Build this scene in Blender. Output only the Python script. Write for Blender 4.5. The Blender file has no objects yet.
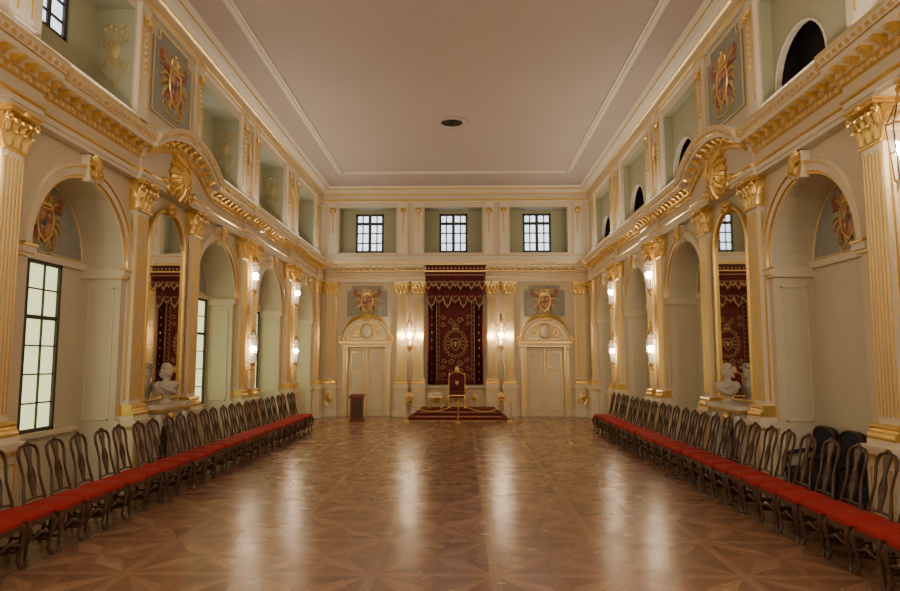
import bpy, math, random, bmesh
from mathutils import Matrix, Vector
random.seed(3)
W=4.95; D=23.6; H=8.35; Y0=-5.0
S=bpy.context.scene; col=S.collection
pi=math.pi

# ---------------------------------------------------------------- materials
def mat(name,c,rough=.5,metal=0,var=.08,scale=6,bump=0,em=0,emc=None,coat=0,spec=.5):
    m=bpy.data.materials.new(name); m.use_nodes=True
    nt=m.node_tree; n=nt.nodes; l=nt.links; b=n['Principled BSDF']
    tc=n.new('ShaderNodeTexCoord'); no=n.new('ShaderNodeTexNoise')
    no.inputs['Scale'].default_value=scale; no.inputs['Detail'].default_value=4
    l.new(tc.outputs['Object'],no.inputs['Vector'])
    mx=n.new('ShaderNodeMix'); mx.data_type='RGBA'
    mx.inputs['A'].default_value=[max(0,x*(1-var)) for x in c]+[1]
    mx.inputs['B'].default_value=[min(1,x*(1+var)) for x in c]+[1]
    l.new(no.outputs['Fac'],mx.inputs['Factor']); l.new(mx.outputs['Result'],b.inputs['Base Color'])
    b.inputs['Roughness'].default_value=rough; b.inputs['Metallic'].default_value=metal
    b.inputs['Coat Weight'].default_value=coat
    b.inputs['Specular IOR Level'].default_value=spec
    if bump:
        bp=n.new('ShaderNodeBump'); bp.inputs['Strength'].default_value=bump; bp.inputs['Distance'].default_value=.02
        l.new(no.outputs['Fac'],bp.inputs['Height']); l.new(bp.outputs['Normal'],b.inputs['Normal'])
    if em:
        b.inputs['Emission Color'].default_value=list(emc or c)+[1]; b.inputs['Emission Strength'].default_value=em
    return m
cream=mat('cream_plaster',(.67,.575,.42),.55,var=.05,scale=2)
cream2=mat('pale_stucco',(.75,.665,.51),.4,var=.04,scale=3)
pinkish=mat('pinkish_stucco',(.65,.55,.405),.45,var=.05,scale=3)
greenp=mat('green_plaster',(.38,.37,.235),.6,var=.06,scale=2)
nichew=mat('niche_plaster',(.66,.61,.46),.6,var=.05,scale=2)
ceilm=mat('ceiling_plaster',(.51,.43,.37),.75,var=.04,scale=1)
gold=mat('gilding',(.86,.59,.20),.31,.8,var=.2,scale=20,bump=.2)
goldp=mat('pale_gilding',(.80,.63,.33),.42,.45,var=.12,scale=12)
relief=mat('faded_gilt_relief',(.55,.42,.18),.55,.3,var=.12,scale=12)
dwood=mat('dark_walnut',(.072,.031,.017),.36,var=.35,scale=18,coat=.1)
redseat=mat('red_upholstery',(.34,.010,.009),.85,var=.15,scale=40,bump=.1)
redv=mat('crimson_velvet',(.115,.008,.010),.75,var=.5,scale=9)
redc=mat('red_carpet',(.17,.016,.012),.9,var=.2,scale=30)
silver=mat('tarnished_embroidery',(.58,.42,.22),.5,.4,var=.25,scale=30)
marble=mat('white_marble',(.64,.60,.50),.3,var=.15,scale=5)
plaster=mat('bust_plaster',(.46,.42,.35),.5,var=.06)
darkfr=mat('dark_window_frame',(.045,.036,.028),.5)
black=mat('dark_void',(.02,.016,.013),.9)
bluev=mat('dark_blue_velvet',(.010,.014,.030),.7)
panelbg=mat('panel_greyblue',(.31,.32,.28),.6,var=.25,scale=7)
redp=mat('heraldic_red',(.36,.11,.065),.5,var=.3,scale=14)
orangep=mat('heraldic_orange',(.50,.27,.13),.5,var=.3,scale=14)
whitep=mat('heraldic_white',(.58,.52,.42),.5)
bluep=mat('heraldic_blue',(.12,.15,.22),.5)
doorp=mat('door_paint',(.73,.665,.51),.4,var=.04,scale=3)
iron=mat('dark_bronze',(.10,.07,.04),.4,.7)
bulbm=mat('lit_bulb',(1,.9,.75),.5,em=425,emc=(1.0,.78,.51))
paneL=mat('blind_glass_glow',(.5,.52,.3),.4,em=1.45,emc=(.88,.92,.44),var=.25,scale=4)  # emission stands in for daylight coming through the blinds
paneB=mat('daylight_glow_pane',(.8,.85,.9),.3,em=2.2,emc=(.70,.85,1.0))  # daylight put into the panes as emission
mirr=mat('mirror_glass',(.86,.85,.80),.02,1.0,var=.01)
def glassmat():
    m=bpy.data.materials.new('lantern_glass'); m.use_nodes=True; nt=m.node_tree; n=nt.nodes; n.clear()
    o=n.new('ShaderNodeOutputMaterial'); t=n.new('ShaderNodeBsdfTransparent'); g=n.new('ShaderNodeBsdfGlossy')
    e=n.new('ShaderNodeEmission'); e.inputs[0].default_value=(1,.88,.70,1); e.inputs[1].default_value=.26  # glow of the bulbs put into the glass as faint emission
    a=n.new('ShaderNodeAddShader'); mx=n.new('ShaderNodeMixShader'); mx.inputs[0].default_value=.12
    g.inputs['Roughness'].default_value=.1
    nt.links.new(t.outputs[0],mx.inputs[1]); nt.links.new(g.outputs[0],mx.inputs[2])
    nt.links.new(mx.outputs[0],a.inputs[0]); nt.links.new(e.outputs[0],a.inputs[1]); nt.links.new(a.outputs[0],o.inputs[0])
    return m
glass=glassmat()
def woodmat(name,ang):
    m=bpy.data.materials.new(name); m.use_nodes=True; nt=m.node_tree; n=nt.nodes; l=nt.links; b=n['Principled BSDF']
    tc=n.new('ShaderNodeTexCoord'); mp=n.new('ShaderNodeMapping'); mp.inputs['Scale'].default_value=(1.2,22,1)
    rot=n.new('ShaderNodeVectorRotate'); rot.rotation_type='Z_AXIS'; rot.inputs['Angle'].default_value=-ang
    l.new(tc.outputs['Object'],rot.inputs['Vector']); l.new(rot.outputs[0],mp.inputs['Vector'])
    no=n.new('ShaderNodeTexNoise'); no.inputs['Scale'].default_value=2.2; no.inputs['Detail'].default_value=5; l.new(mp.outputs[0],no.inputs['Vector'])
    at=n.new('ShaderNodeAttribute'); at.attribute_name='tone'
    ad=n.new('ShaderNodeMath'); ad.operation='MULTIPLY_ADD'; ad.inputs[1].default_value=.34; l.new(no.outputs['Fac'],ad.inputs[0]); l.new(at.outputs['Fac'],ad.inputs[2])
    cr=n.new('ShaderNodeValToRGB'); e=cr.color_ramp.elements
    e[0].position=.1; e[0].color=(.115,.057,.035,1); e[1].position=1.0; e[1].color=(.58,.36,.225,1)
    x=cr.color_ramp.elements.new(.55); x.color=(.29,.155,.094,1)
    l.new(ad.outputs[0],cr.inputs[0]); l.new(cr.outputs[0],b.inputs['Base Color'])
    n2=n.new('ShaderNodeTexNoise'); n2.inputs['Scale'].default_value=1.7; l.new(tc.outputs['Object'],n2.inputs['Vector'])
    mr=n.new('ShaderNodeMapRange'); mr.inputs[3].default_value=.21; mr.inputs[4].default_value=.32; l.new(n2.outputs['Fac'],mr.inputs[0])
    l.new(mr.outputs[0],b.inputs['Roughness'])
    bp=n.new('ShaderNodeBump'); bp.inputs['Strength'].default_value=.05; bp.inputs['Distance'].default_value=.01
    l.new(no.outputs['Fac'],bp.inputs['Height']); l.new(bp.outputs[0],b.inputs['Normal'])
    return m
woods=[woodmat('oak_parquet_%d'%i,i*pi/4) for i in range(4)]

# ---------------------------------------------------------------- mesh builder
class MB:
    def __init__(s,M=None): s.v=[];s.f=[];s.m=[];s.mats=[];s.M=M or Matrix.Identity(4)
    def mi(s,m):
        if m not in s.mats: s.mats.append(m)
        return s.mats.index(m)
    def add(s,vs,fs,m):
        b=len(s.v); s.v+= [s.M@Vector(p) for p in vs]; i=s.mi(m)
        for f in fs: s.f.append([b+k for k in f]); s.m.append(i)
    def box(s,x0,x1,y0,y1,z0,z1,m):
        s.add([(x0,y0,z0),(x1,y0,z0),(x1,y1,z0),(x0,y1,z0),(x0,y0,z1),(x1,y0,z1),(x1,y1,z1),(x0,y1,z1)],
              [(0,3,2,1),(4,5,6,7),(0,1,5,4),(1,2,6,5),(2,3,7,6),(3,0,4,7)],m)
    def prism(s,poly,ax,a0,a1,m):
        def P(p,a): return (a,p[0],p[1]) if ax=='x' else ((p[0],a,p[1]) if ax=='y' else (p[0],p[1],a))
        n=len(poly); vs=[P(p,a0) for p in poly]+[P(p,a1) for p in poly]
        s.add(vs,[list(range(n))[::-1],list(range(n,2*n))]+[(i,(i+1)%n,n+(i+1)%n,n+i) for i in range(n)],m)
    def loft(s,rings,m,cap=True,closed=True):
        n=len(rings[0]); vs=[p for r in rings for p in r]; fs=[]
        for k in range(len(rings)-1):
            for i in range(n if closed else n-1):
                j=(i+1)%n; fs.append((k*n+i,k*n+j,(k+1)*n+j,(k+1)*n+i))
        if cap: fs.append(list(range(n))[::-1]); fs.append([(len(rings)-1)*n+i for i in range(n)])
        s.add(vs,fs,m)
    def lathe(s,prof,c,m,seg=16,sx=1,sy=1):
        s.loft([[(c[0]+r*sx*math.cos(2*pi*i/seg),c[1]+r*sy*math.sin(2*pi*i/seg),c[2]+z) for i in range(seg)] for r,z in prof],m)
    def ell(s,c,r,m,seg=10,rg=6):
        s.loft([[(c[0]+r[0]*math.sin(a)*math.cos(2*pi*i/seg),c[1]+r[1]*math.sin(a)*math.sin(2*pi*i/seg),c[2]-r[2]*math.cos(a)) for i in range(seg)]
                for a in [max(.06,min(pi-.06,pi*k/rg)) for k in range(rg+1)]],m)
    def tube(s,pts,r,m,seg=6,closed=False):
        pts=[Vector(p) for p in pts]; n=len(pts)
        if not hasattr(r,'__len__'): r=[r]*n
        rings=[]; ref=None
        for i in range(n):
            if closed: t=pts[(i+1)%n]-pts[i-1]
            else: t=pts[min(i+1,n-1)]-pts[max(i-1,0)]
            if t.length<1e-7: t=Vector((0,0,1))
            t.normalize()
            if ref is None: ref=Vector((0,1,0)) if abs(t.y)<.8 else Vector((1,0,0))
            a=(ref-t*ref.dot(t)); 
            if a.length<1e-4: a=t.orthogonal()
            a.normalize(); b=t.cross(a); ref=a
            rings.append([tuple(pts[i]+(a*math.cos(2*pi*k/seg)+b*math.sin(2*pi*k/seg))*r[i]) for k in range(seg)])
        if closed: rings.append(rings[0])
        s.loft(rings,m,cap=not closed)
    def mesh(s,name,smooth=True,ang=38):
        me=bpy.data.meshes.new(name); me.from_pydata([tuple(v) for v in s.v],[],s.f)
        for m in s.mats: me.materials.append(m)
        me.polygons.foreach_set('material_index',s.m)
        bm=bmesh.new(); bm.from_mesh(me); bmesh.ops.recalc_face_normals(bm,faces=bm.faces); bm.to_mesh(me); bm.free()
        if smooth:
            me.polygons.foreach_set('use_smooth',[True]*len(me.polygons)); me.set_sharp_from_angle(angle=math.radians(ang))
        me.update(); return me
    def obj(s,name,parent=None,smooth=True,label=None,cat=None,kind=None,group=None,loc=(0,0,0),rz=0,ang=38):
        o=bpy.data.objects.new(name,s.mesh(name,smooth,ang)); col.objects.link(o)
        o.location=loc; o.rotation_euler=(0,0,rz)
        if parent: o.parent=parent
        if label:o['label']=label
        if cat:o['category']=cat
        if kind:o['kind']=kind
        if group:o['group']=group
        return o
def root(name,label,cat,loc=(0,0,0),rz=0,group=None,sc=None):
    o=bpy.data.objects.new(name,None); o.empty_display_size=.1; col.objects.link(o); o.location=loc; o.rotation_euler=(0,0,rz)
    o['label']=label; o['category']=cat
    if group:o['group']=group
    if sc:o.scale=sc
    return o
def clone(o,loc,rz,parent=None):
    c=o.copy(); col.objects.link(c)
    if parent is None: c.location=loc; c.rotation_euler=(0,0,rz)
    else: c.parent=parent
    for k in list(o.children): clone(k,None,None,c)
    return c
ML=Matrix(((0,-1,0,-W),(1,0,0,0),(0,0,1,0),(0,0,0,1)))
MR=Matrix(((0,1,0,W),(1,0,0,0),(0,0,1,0),(0,0,0,1)))
MBk=Matrix.Translation((0,D,0))
def place(side,s,z=0,d=0):
    if side=='L': return (-W+d,s,z),pi/2
    if side=='R': return (W-d,s,z),-pi/2
    return (s,D-d,z),0
tn=[0]
def trimname(): tn[0]+=1; return 'trim_%d'%tn[0]

# ---------------------------------------------------------------- layout
ARCH=[8.72,13.58,17.4,21.25]; AR=1.08; SPR=3.4
PIL=[6.2,7.1,10.12,12.22,15.0,15.8,19.0,19.8,22.9]
GRP=[6.65,15.4,19.4]
MIRS=11.17
BAT=[-3.22,-.06,3.08]; BDOOR=[-3.2,3.25]
def arcpts(c,r,z,n=18): return [(c+r*math.cos(pi-pi*i/n),z+r*math.sin(pi-pi*i/n)) for i in range(n+1)]
def rect(x0,x1,z0,z1): return [(x0,z0),(x1,z0),(x1,z1),(x0,z1)]
def curve_wall(mb,outer,holes,t,y,facemat,revlow,revhigh,zsplit=5.6):
    cu=bpy.data.curves.new('tmp','CURVE'); cu.dimensions='2D'; cu.fill_mode='BOTH'; cu.extrude=t/2
    for poly in [outer]+holes:
        sp=cu.splines.new('POLY'); sp.points.add(len(poly)-1)
        for i,p in enumerate(poly): sp.points[i].co=(p[0],p[1],0,1)
        sp.use_cyclic_u=True
    ob=bpy.data.objects.new('tmp',cu); col.objects.link(ob)
    dg=bpy.context.evaluated_depsgraph_get(); me=bpy.data.meshes.new_from_object(ob.evaluated_get(dg))
    V=[(v.co.x,y+v.co.z+t/2,v.co.y) for v in me.vertices]
    for p in me.polygons:
        ids=list(p.vertices)
        if abs(p.normal.z)>.5: m=facemat
        else: m=revhigh if p.center.y>zsplit else revlow
        mb.add([V[i] for i in ids],[list(range(len(ids)))],m)
    bpy.data.objects.remove(ob); bpy.data.curves.remove(cu); bpy.data.meshes.remove(me)
def weldobj(mb,name):
    o=mb.obj(name,kind='structure',smooth=False)
    bm=bmesh.new(); bm.from_mesh(o.data); bmesh.ops.remove_doubles(bm,verts=bm.verts,dist=.0005)
    bmesh.ops.recalc_face_normals(bm,faces=bm.faces); bm.to_mesh(o.data); bm.free(); return o
T=.60
def winrange(a): return (a-.92,a+.50) if a==ARCH[0] else (a-.92,a+1.0)
for side,M in (('left',ML),('right',MR)):
    mb=MB(M)
    outer=[(Y0,0)]
    for a in ARCH: outer+= [(a-AR,0)]+arcpts(a,AR,SPR)+[(a+AR,0)]
    outer+=[(D,0),(D,H),(Y0,H)]
    holes=[rect(a-1.1,min(a+1.1,D-.12),5.92,7.6) for a in ARCH]
    curve_wall(mb,outer,holes,T,0,cream,nichew,greenp)
    weldobj(mb,'wall_'+side)
    mb=MB(M)
    if side=='left': holes=[rect(*winrange(a),1.03,3.36) for a in ARCH]+[rect(a-.42,a+.36,6.65,7.5) for a in ARCH]
    else: holes=[]
    curve_wall(mb,rect(Y0,D,0,H),holes,.15,T,nichew,nichew,greenp)
    weldobj(mb,'wall_%s_outer'%side)
    mb=MB(M)
    for a in ARCH:
        if side=='left':
            curve_wall(mb,rect(a-1.1,a+1.1,5.92,7.6),[rect(a-.42,a+.36,6.65,7.5)],.01,T-.011,greenp,greenp,greenp)
        else:
            c_=a+.34; hw_=.70
            curve_wall(mb,rect(a-1.1,a+1.1,5.92,7.6),[[(c_-hw_,5.96)]+arcpts(c_,hw_,6.12,16)+[(c_+hw_,5.96)]],.08,.18,greenp,cream2,cream2)
            mb.box(a-1.1,a+1.1,.57,.595,5.92,7.6,black); mb.box(a-1.1,a-1.08,.26,.57,5.92,7.6,black); mb.box(a+1.08,a+1.1,.26,.57,5.92,7.6,black)  # black lining paints the darkness of the space behind the opening
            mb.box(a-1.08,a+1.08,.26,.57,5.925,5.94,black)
            pts=[(c_-hw_,.175,5.96)]+[(p[0],.175,p[1]) for p in arcpts(c_,hw_,6.12,16)]+[(c_+hw_,.175,5.96)]
            mb.tube(pts,.02,cream2,6)
    mb.obj(trimname(),kind='structure',smooth=False)
# back wall
mb=MB(MBk); xo=W+.85
outer=[(-xo,0)]
for c in BDOOR: outer+=[(c-.7,0),(c-.7,2.46),(c+.7,2.46),(c+.7,0)]
outer+=[(xo,0),(xo,H),(-xo,H)]
curve_wall(mb,outer,[rect(c-1.06,c+1.06,5.93,7.62) for c in BAT],.55,0,cream,doorp,greenp)
weldobj(mb,'wall_back')
mb=MB(MBk); curve_wall(mb,rect(-xo,xo,0,H),[rect(c-.53,c+.53,6.02,7.5) for c in BAT],.12,.55,greenp,cream,greenp); weldobj(mb,'wall_back_outer')
mb=MB(); mb.box(-xo,xo,Y0-.2,Y0,0,H,cream); mb.obj('wall_front',kind='structure',smooth=False)
mb=MB(); mb.box(-W-T-.2,W+T+.2,Y0,D+.6,H,H+.2,ceilm); mb.obj('ceiling',kind='structure',smooth=False)

# floor parquet: stars set in framed squares with interlocking diamonds
mb=MB(); tones=[]
c=1.16; bw=.05
def tri(ps,m,t): mb.add([(p[0],p[1],0) for p in ps],[list(range(len(ps)))],woods[m]); tones.append(t)
nx=11; ny=26; xs0=-nx*c/2
for ix in range(nx):
    for iy in range(ny):
        ox=xs0+(ix+.5)*c; oy=Y0-.3+(iy+.5)*c
        q=c/2-bw; e=c/2; r=random.uniform(-.05,.05)
        J=lambda: random.uniform(-.06,.06)+r
        A=lambda pts,m,t: tri([(ox+p[0],oy+p[1]) for p in pts],m,t)
        for (a_,b_,c_,d_,m) in (((-e,-e),(e,-e),(q,-q),(-q,-q),0),((e,-e),(e,e),(q,q),(q,-q),2),((e,e),(-e,e),(-q,q),(q,q),0),((-e,e),(-e,-e),(-q,-q),(-q,q),2)):
            A((a_,b_,c_,d_),m,.44+random.uniform(-.04,.04))
        tip=[];vin=[]
        for k in range(8):
            a=k*pi/4; d=q if k%2==0 else q*math.sqrt(2)
            tip.append((d*math.cos(a),d*math.sin(a))); a2=(k+.5)*pi/4; vin.append((.27*c*math.cos(a2),.27*c*math.sin(a2)))
        for k in range(8):
            if k%2==0:   # diamonds to the edge mids
                A([(0,0),vin[k-1],tip[k]],k%4,.30+J()); A([(0,0),tip[k],vin[k]],k%4,.38+J())
            else:        # long spikes to the corners
                A([(0,0),vin[k-1],tip[k]],k%4,.50+J()); A([(0,0),tip[k],vin[k]],k%4,.43+J())
            A([vin[k],tip[k],tip[(k+1)%8]],(0 if k%4 in(0,3) else 2),(.20 if k%2 else .26)+J())
me=bpy.data.meshes.new('floor'); me.from_pydata([tuple(v) for v in mb.v],[],mb.f)
for m in mb.mats: me.materials.append(m)
me.polygons.foreach_set('material_index',mb.m)
at=me.attributes.new('tone','FLOAT','FACE'); at.data.foreach_set('value',tones)
bm=bmesh.new(); bm.from_mesh(me)
for f in bm.faces:
    f.normal_update()
    if f.normal.z<0: f.normal_flip()
bm.to_mesh(me); bm.free()
o=bpy.data.objects.new('floor',me); col.objects.link(o); o['kind']='structure'

# ---------------------------------------------------------------- mouldings
def sweep(mb,stations,prof,mats,close=False):
    for k in range(len(prof)-1):
        vs=[];fs=[]
        for (s_,dd,zo) in stations:
            for p in (prof[k],prof[k+1]):
                vs.append((s_,-(p[0]+(dd if p[0]>.001 else 0)),p[1]+zo*p[2]))
        for i in range(len(stations)-1): fs.append((2*i,2*i+1,2*i+3,2*i+2))
        mb.add(vs,fs,mats[k])
Z0=4.83
ENT=[(0,Z0,0),(.14,Z0,0),(.14,Z0+.06,0),(.16,Z0+.06,0),(.16,Z0+.13,0),(.19,Z0+.145,0),(.19,Z0+.17,0),(.14,Z0+.18,0),(.14,5.17,.9),(.18,5.19,1),(.18,5.25,1),(.22,5.27,1),(.22,5.34,1),(.38,5.345,1),(.38,5.41,1),(.40,5.42,1),(.45,5.49,1),(.45,5.55,1),(0,5.56,1)]
EM=[cream2,cream2,cream2,cream2,gold,gold,cream2,pinkish,gold,cream2,goldp,cream2,cream2,cream2,gold,cream2,goldp,cream2]
def ped(s_,c=MIRS,hw=1.3,rise=.42):
    x=(s_-c)/hw
    if abs(x)>=1: return 0
    R=(hw*hw+rise*rise)/(2*rise); return math.sqrt(R*R-(s_-c)**2)-(R-rise)
DP=.07
def ent_stations(groups,s0,s1,pedc=None):
    st=[(s0,0,0)]
    for a,b in groups:
        if pedc and a<pedc<b:
            st+=[(a,0,0),(a,DP,0)]
            n=24; st+=[(a+(b-a)*i/n,DP,ped(a+(b-a)*i/n)) for i in range(n+1)]
            st+=[(b,DP,0),(b,0,0)]
        else: st+=[(a,0,0),(a,DP,0),(b,DP,0),(b,0,0)]
    st.append((s1,0,0)); return st
def orn(mb,groups,s0,s1,pedc=None):
    def dd(s_): return DP if any(a<s_<b for a,b in groups) else 0
    s_=s0+.12
    while s_<s1-.1:
        z=ped(s_) if pedc else 0; e=dd(s_)
        mb.prism([(-(.22+e),5.27+z),(-(.22+e),5.345+z),(-(.36+e),5.345+z),(-(.36+e),5.31+z),(-(.30+e),5.29+z),(-(.27+e),5.25+z)],'x',s_-.045,s_+.045,gold)
        s_+=.24
    s_=s0+.06
    while s_<s1-.05:
        z=ped(s_) if pedc else 0; e=dd(s_)
        mb.box(s_-.025,s_+.025,-(.205+e),-(.17+e),5.195+z,5.245+z,gold)
        mb.box(s_-.03,s_+.03,-(.44+e),-(.41+e),5.435+z,5.475+z,gold)
        s_+=.12
sg=[(5.87,7.43),(9.83,12.51),(14.7,16.1),(18.7,20.1),(22.6,23.1)]
for side,M in (('L',ML),('R',MR)):
    mb=MB(M); sweep(mb,ent_stations(sg,Y0+.02,D-.3,MIRS),ENT,EM); orn(mb,sg,4.0,D-.5,MIRS)
    mb.obj(trimname(),kind='structure',smooth=False)
bg=[(-2.2,-1.02),(1.06,2.24)]
mb=MB(MBk); sweep(mb,ent_stations(bg,-W,W),ENT,EM); orn(mb,bg,-4.5,4.5); mb.obj(trimname(),kind='structure',smooth=False)
CR=[(0,7.80,0),(.06,7.80,0),(.06,7.86,0),(.09,7.88,0),(.09,7.92,0),(.07,7.93,0),(.07,8.08,0),(.12,8.10,0),(.12,8.13,0),(.22,8.17,0),(.30,8.22,0),(.30,8.27,0),(.38,8.345,0)]
CM=[cream2,cream2,gold,gold,cream2,pinkish,gold,goldp,cream2,cream2,gold,cream2]
PL=[(.0,5.56,0),(.12,5.56,0),(.12,5.78,0),(.15,5.80,0),(.15,5.84,0),(.0,5.86,0)]
PM=[cream2,cream2,gold,cream2,cream2]
for M,a,b in ((ML,Y0+.02,D),(MR,Y0+.02,D),(MBk,-W,W)):
    mb=MB(M); sweep(mb,[(a,0,0),(b,0,0)],CR,CM); mb.obj(trimname(),kind='structure',smooth=False)
    st=[(a,0,0),(b,0,0)]
    if M is MBk: mb=MB(M); sweep(mb,st,PL,PM); mb.obj(trimname(),kind='structure',smooth=False)
    else:
        mb=MB(M); sweep(mb,[(a,0,0),(MIRS-1.3,0,0)],PL,PM); sweep(mb,[(MIRS+1.3,0,0),(b,0,0)],PL,PM); mb.obj(trimname(),kind='structure',smooth=False)
mb=MB()
X=3.86; Yb=21.5
for x0,x1,y0,y1 in ((-X-.09,-X+.09,Y0+1,Yb),(X-.09,X+.09,Y0+1,Yb),(-X-.09,X+.09,Yb-.09,Yb+.09)): mb.box(x0,x1,y0,y1,H-.035,H,cream2)
mb.box(-X-.03,-X+.03,Y0+1,Yb,H-.06,H-.03,cream2); mb.box(X-.03,X+.03,Y0+1,Yb,H-.06,H-.03,cream2); mb.box(-X,X,Yb-.03,Yb+.03,H-.06,H-.03,cream2)
mb.obj(trimname(),kind='structure',smooth=False)
r=root('ceiling_vent','round dark grille with stepped rim set in the ceiling','vent',(0,16.9,H))
mb=MB(); mb.lathe([(.28,0),(.44,0),(.44,-.02),(.40,-.05),(.34,-.05),(.31,-.02),(.28,-.01)],(0,0,0),ceilm,32); mb.obj('rim',r)
mb=MB(); mb.lathe([(.001,-.012),(.29,-.012),(.29,-.004),(.001,-.004)],(0,0,0),black,28)
for k in range(1,5): mb.tube([(.06*k*math.cos(a),.06*k*math.sin(a),-.02) for a in [2*pi*i/20 for i in range(20)]],.006,iron,5,True)
mb.obj('grille',r)

# ---------------------------------------------------------------- ornaments
def spiral(mb,cx,cz,y,r,turn,sgn,m,th=.015,a0=0):
    pts=[];n=18
    for i in range(n+1):
        t=i/n; rr=r*(1-.85*t); a=a0+sgn*turn*2*pi*t
        pts.append((cx+rr*math.cos(a),y-.02*t,cz+rr*math.sin(a)))
    mb.tube(pts,[th*(1-.4*i/n) for i in range(n+1)],m,5)
def cartouche(mb,cx,cz,w,h,y,m,dp=1):
    for i in range(9):
        a=pi*(.08+.84*i/8)
        mb.tube([(cx,y,cz-.1*h),(cx+.25*w*math.cos(a),y-.05*dp,cz+.2*h*math.sin(a)),(cx+.5*w*math.cos(a),y-.02,cz+.5*h*math.sin(a))],[.02*w+.004,.05*w+.004,.065*w],m,5)
    mb.ell((cx,y,cz-.12*h),(.2*w,.10*min(w,.6)*dp,.24*h),m)
    for sg_ in (-1,1):
        spiral(mb,cx+sg_*.3*w,cz-.15*h,y,.2*w,1.3,sg_,m,.035*w+.004,pi/2)
        mb.tube([(cx+sg_*.4*w,y,cz+.1*h),(cx+sg_*.52*w,y-.03,cz-.1*h),(cx+sg_*.36*w,y-.03,cz-.35*h),(cx,y-.03,cz-.5*h)],[.03*w,.05*w,.04*w,.02*w],m,5)
def drop(mb,cx,z0,z1,y,m,w=.06):
    n=max(3,int((z1-z0)/.09))
    for i in range(n):
        t=i/(n-1); z=z1-(z1-z0)*t; ww=w*(1-.5*t)
        mb.ell((cx,y,z),(ww*.55,.025,.045),m,8,4)
        mb.tube([(cx-ww,y-.005,z+.03),(cx,y,z-.02),(cx+ww,y-.005,z+.03)],[.006,.014,.006],m,4)
def leaf(mb,bx,by,bz,dx,dy,w,h,out,m):
    tx,ty=-dy,dx; rings=[]
    for t,wd,o_,zz in ((0,.9,0,0),(.3,1,.10,.35),(.6,.95,.22,.7),(.85,.7,.5,.95),(1,.35,.95,.93),(1.08,.1,1.0,.8)):
        hw=w/2*wd; cx=bx+dx*out*o_; cy=by+dy*out*o_; z=bz+h*zz
        rings.append([(cx-tx*hw,cy-ty*hw,z),(cx+dx*.018,cy+dy*.018,z),(cx+tx*hw,cy+ty*hw,z)])
    mb.loft(rings,m,cap=False,closed=False)

def make_pilaster(lab):
    r=root('pilaster',lab,'pilaster')
    mb=MB()
    mb.box(-.275,.275,-.30,0,0,.12,cream2); mb.box(-.26,.26,-.28,0,.12,.20,cream2)
    mb.box(-.235,.235,-.25,0,.20,.95,cream2)
    mb.box(-.25,.25,-.27,0,.95,1.0,gold); mb.box(-.275,.275,-.30,0,1.0,1.09,cream2)
    for a,b,c_,d_ in ((-.17,-.155,.32,.86),(.155,.17,.32,.86)): mb.box(a,b,-.262,-.245,c_,d_,gold)
    mb.box(-.17,.17,-.262,-.245,.30,.315,gold); mb.box(-.17,.17,-.262,-.245,.845,.86,gold)
    mb.obj('pedestal',r,smooth=False)
    mb=MB()
    mb.box(-.24,.24,-.24,0,1.09,1.15,cream2)
    pr=[(-.24,1.15),(-.25,1.19),(-.235,1.225),(-.21,1.235),(-.205,1.26),(-.22,1.285),(-.205,1.31),(-.18,1.32)]
    mb.prism([(0,1.15)]+[(p[0]+.01,p[1]) for p in pr]+[(0,1.32)],'x',-.23,.23,gold)
    mb.obj('base',r)
    mb=MB()
    mb.box(-.185,.185,-.13,0,1.32,4.36,cream2)
    for k in range(6):
        x=-.15+.06*k
        mb.tube([(x,-.130,1.40),(x,-.130,4.28)],.0165,gold,6)
    for k in range(5):
        x=-.12+.06*k
        mb.tube([(x,-.128,1.38),(x,-.128,4.30)],.014,cream2,6)
    for sg_ in (-1,1): mb.tube([(sg_*.186,-.06,1.4),(sg_*.186,-.06,4.28)],.016,gold,6)
    mb.obj('shaft',r,smooth=True)
    mb=MB()
    mb.tube([(-.21,-.15,4.37),(.21,-.15,4.37)],.025,gold,8)
    mb.prism([(-.19,4.36),(.19,4.36),(.24,4.76),(-.24,4.76)],'y',-.15,0,gold)
    for x in (-.14,0,.14): leaf(mb,x,-.15,4.39,0,-1,.13,.17,.10,gold)
    for x in (-.2,-.07,.07,.2): leaf(mb,x*.95,-.15,4.46,0,-1,.11,.23,.11,gold)
    for sg_ in (-1,1):
        leaf(mb,sg_*.2,-.08,4.39,sg_,0,.13,.17,.07,gold); leaf(mb,sg_*.21,-.07,4.46,sg_,0,.11,.22,.07,gold)
        spiral(mb,sg_*.225,4.70,-.22,.055,1.5,-sg_,gold,.016,pi/2)
        spiral(mb,sg_*.07,4.69,-.2,.04,1.4,sg_,gold,.012,pi/2)
        leaf(mb,sg_*.2,-.17,4.56,sg_*.7,-.7,.08,.16,.08,gold)
    mb.box(-.25,.25,-.25,0,4.765,4.80,gold); mb.box(-.27,.27,-.27,0,4.80,4.828,gold)
    mb.ell((0,-.26,4.79),(.045,.03,.045),gold)
    mb.obj('capital',r)
    return r
P0=make_pilaster('cream fluted pilaster with gilded flutes and leafy gold capital')
P0['group']='gilded pilasters along the walls'
first=True
for side in 'LR':
    for s_ in PIL:
        loc,rz=place(side,s_)
        if first: P0.location=loc; P0.rotation_euler=(0,0,rz); first=False
        else: clone(P0,loc,rz)
for s_ in (-4.5,-1.92,-1.30,1.34,1.96,4.52):
    loc,rz=place('B',s_); clone(P0,loc,rz)

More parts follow.
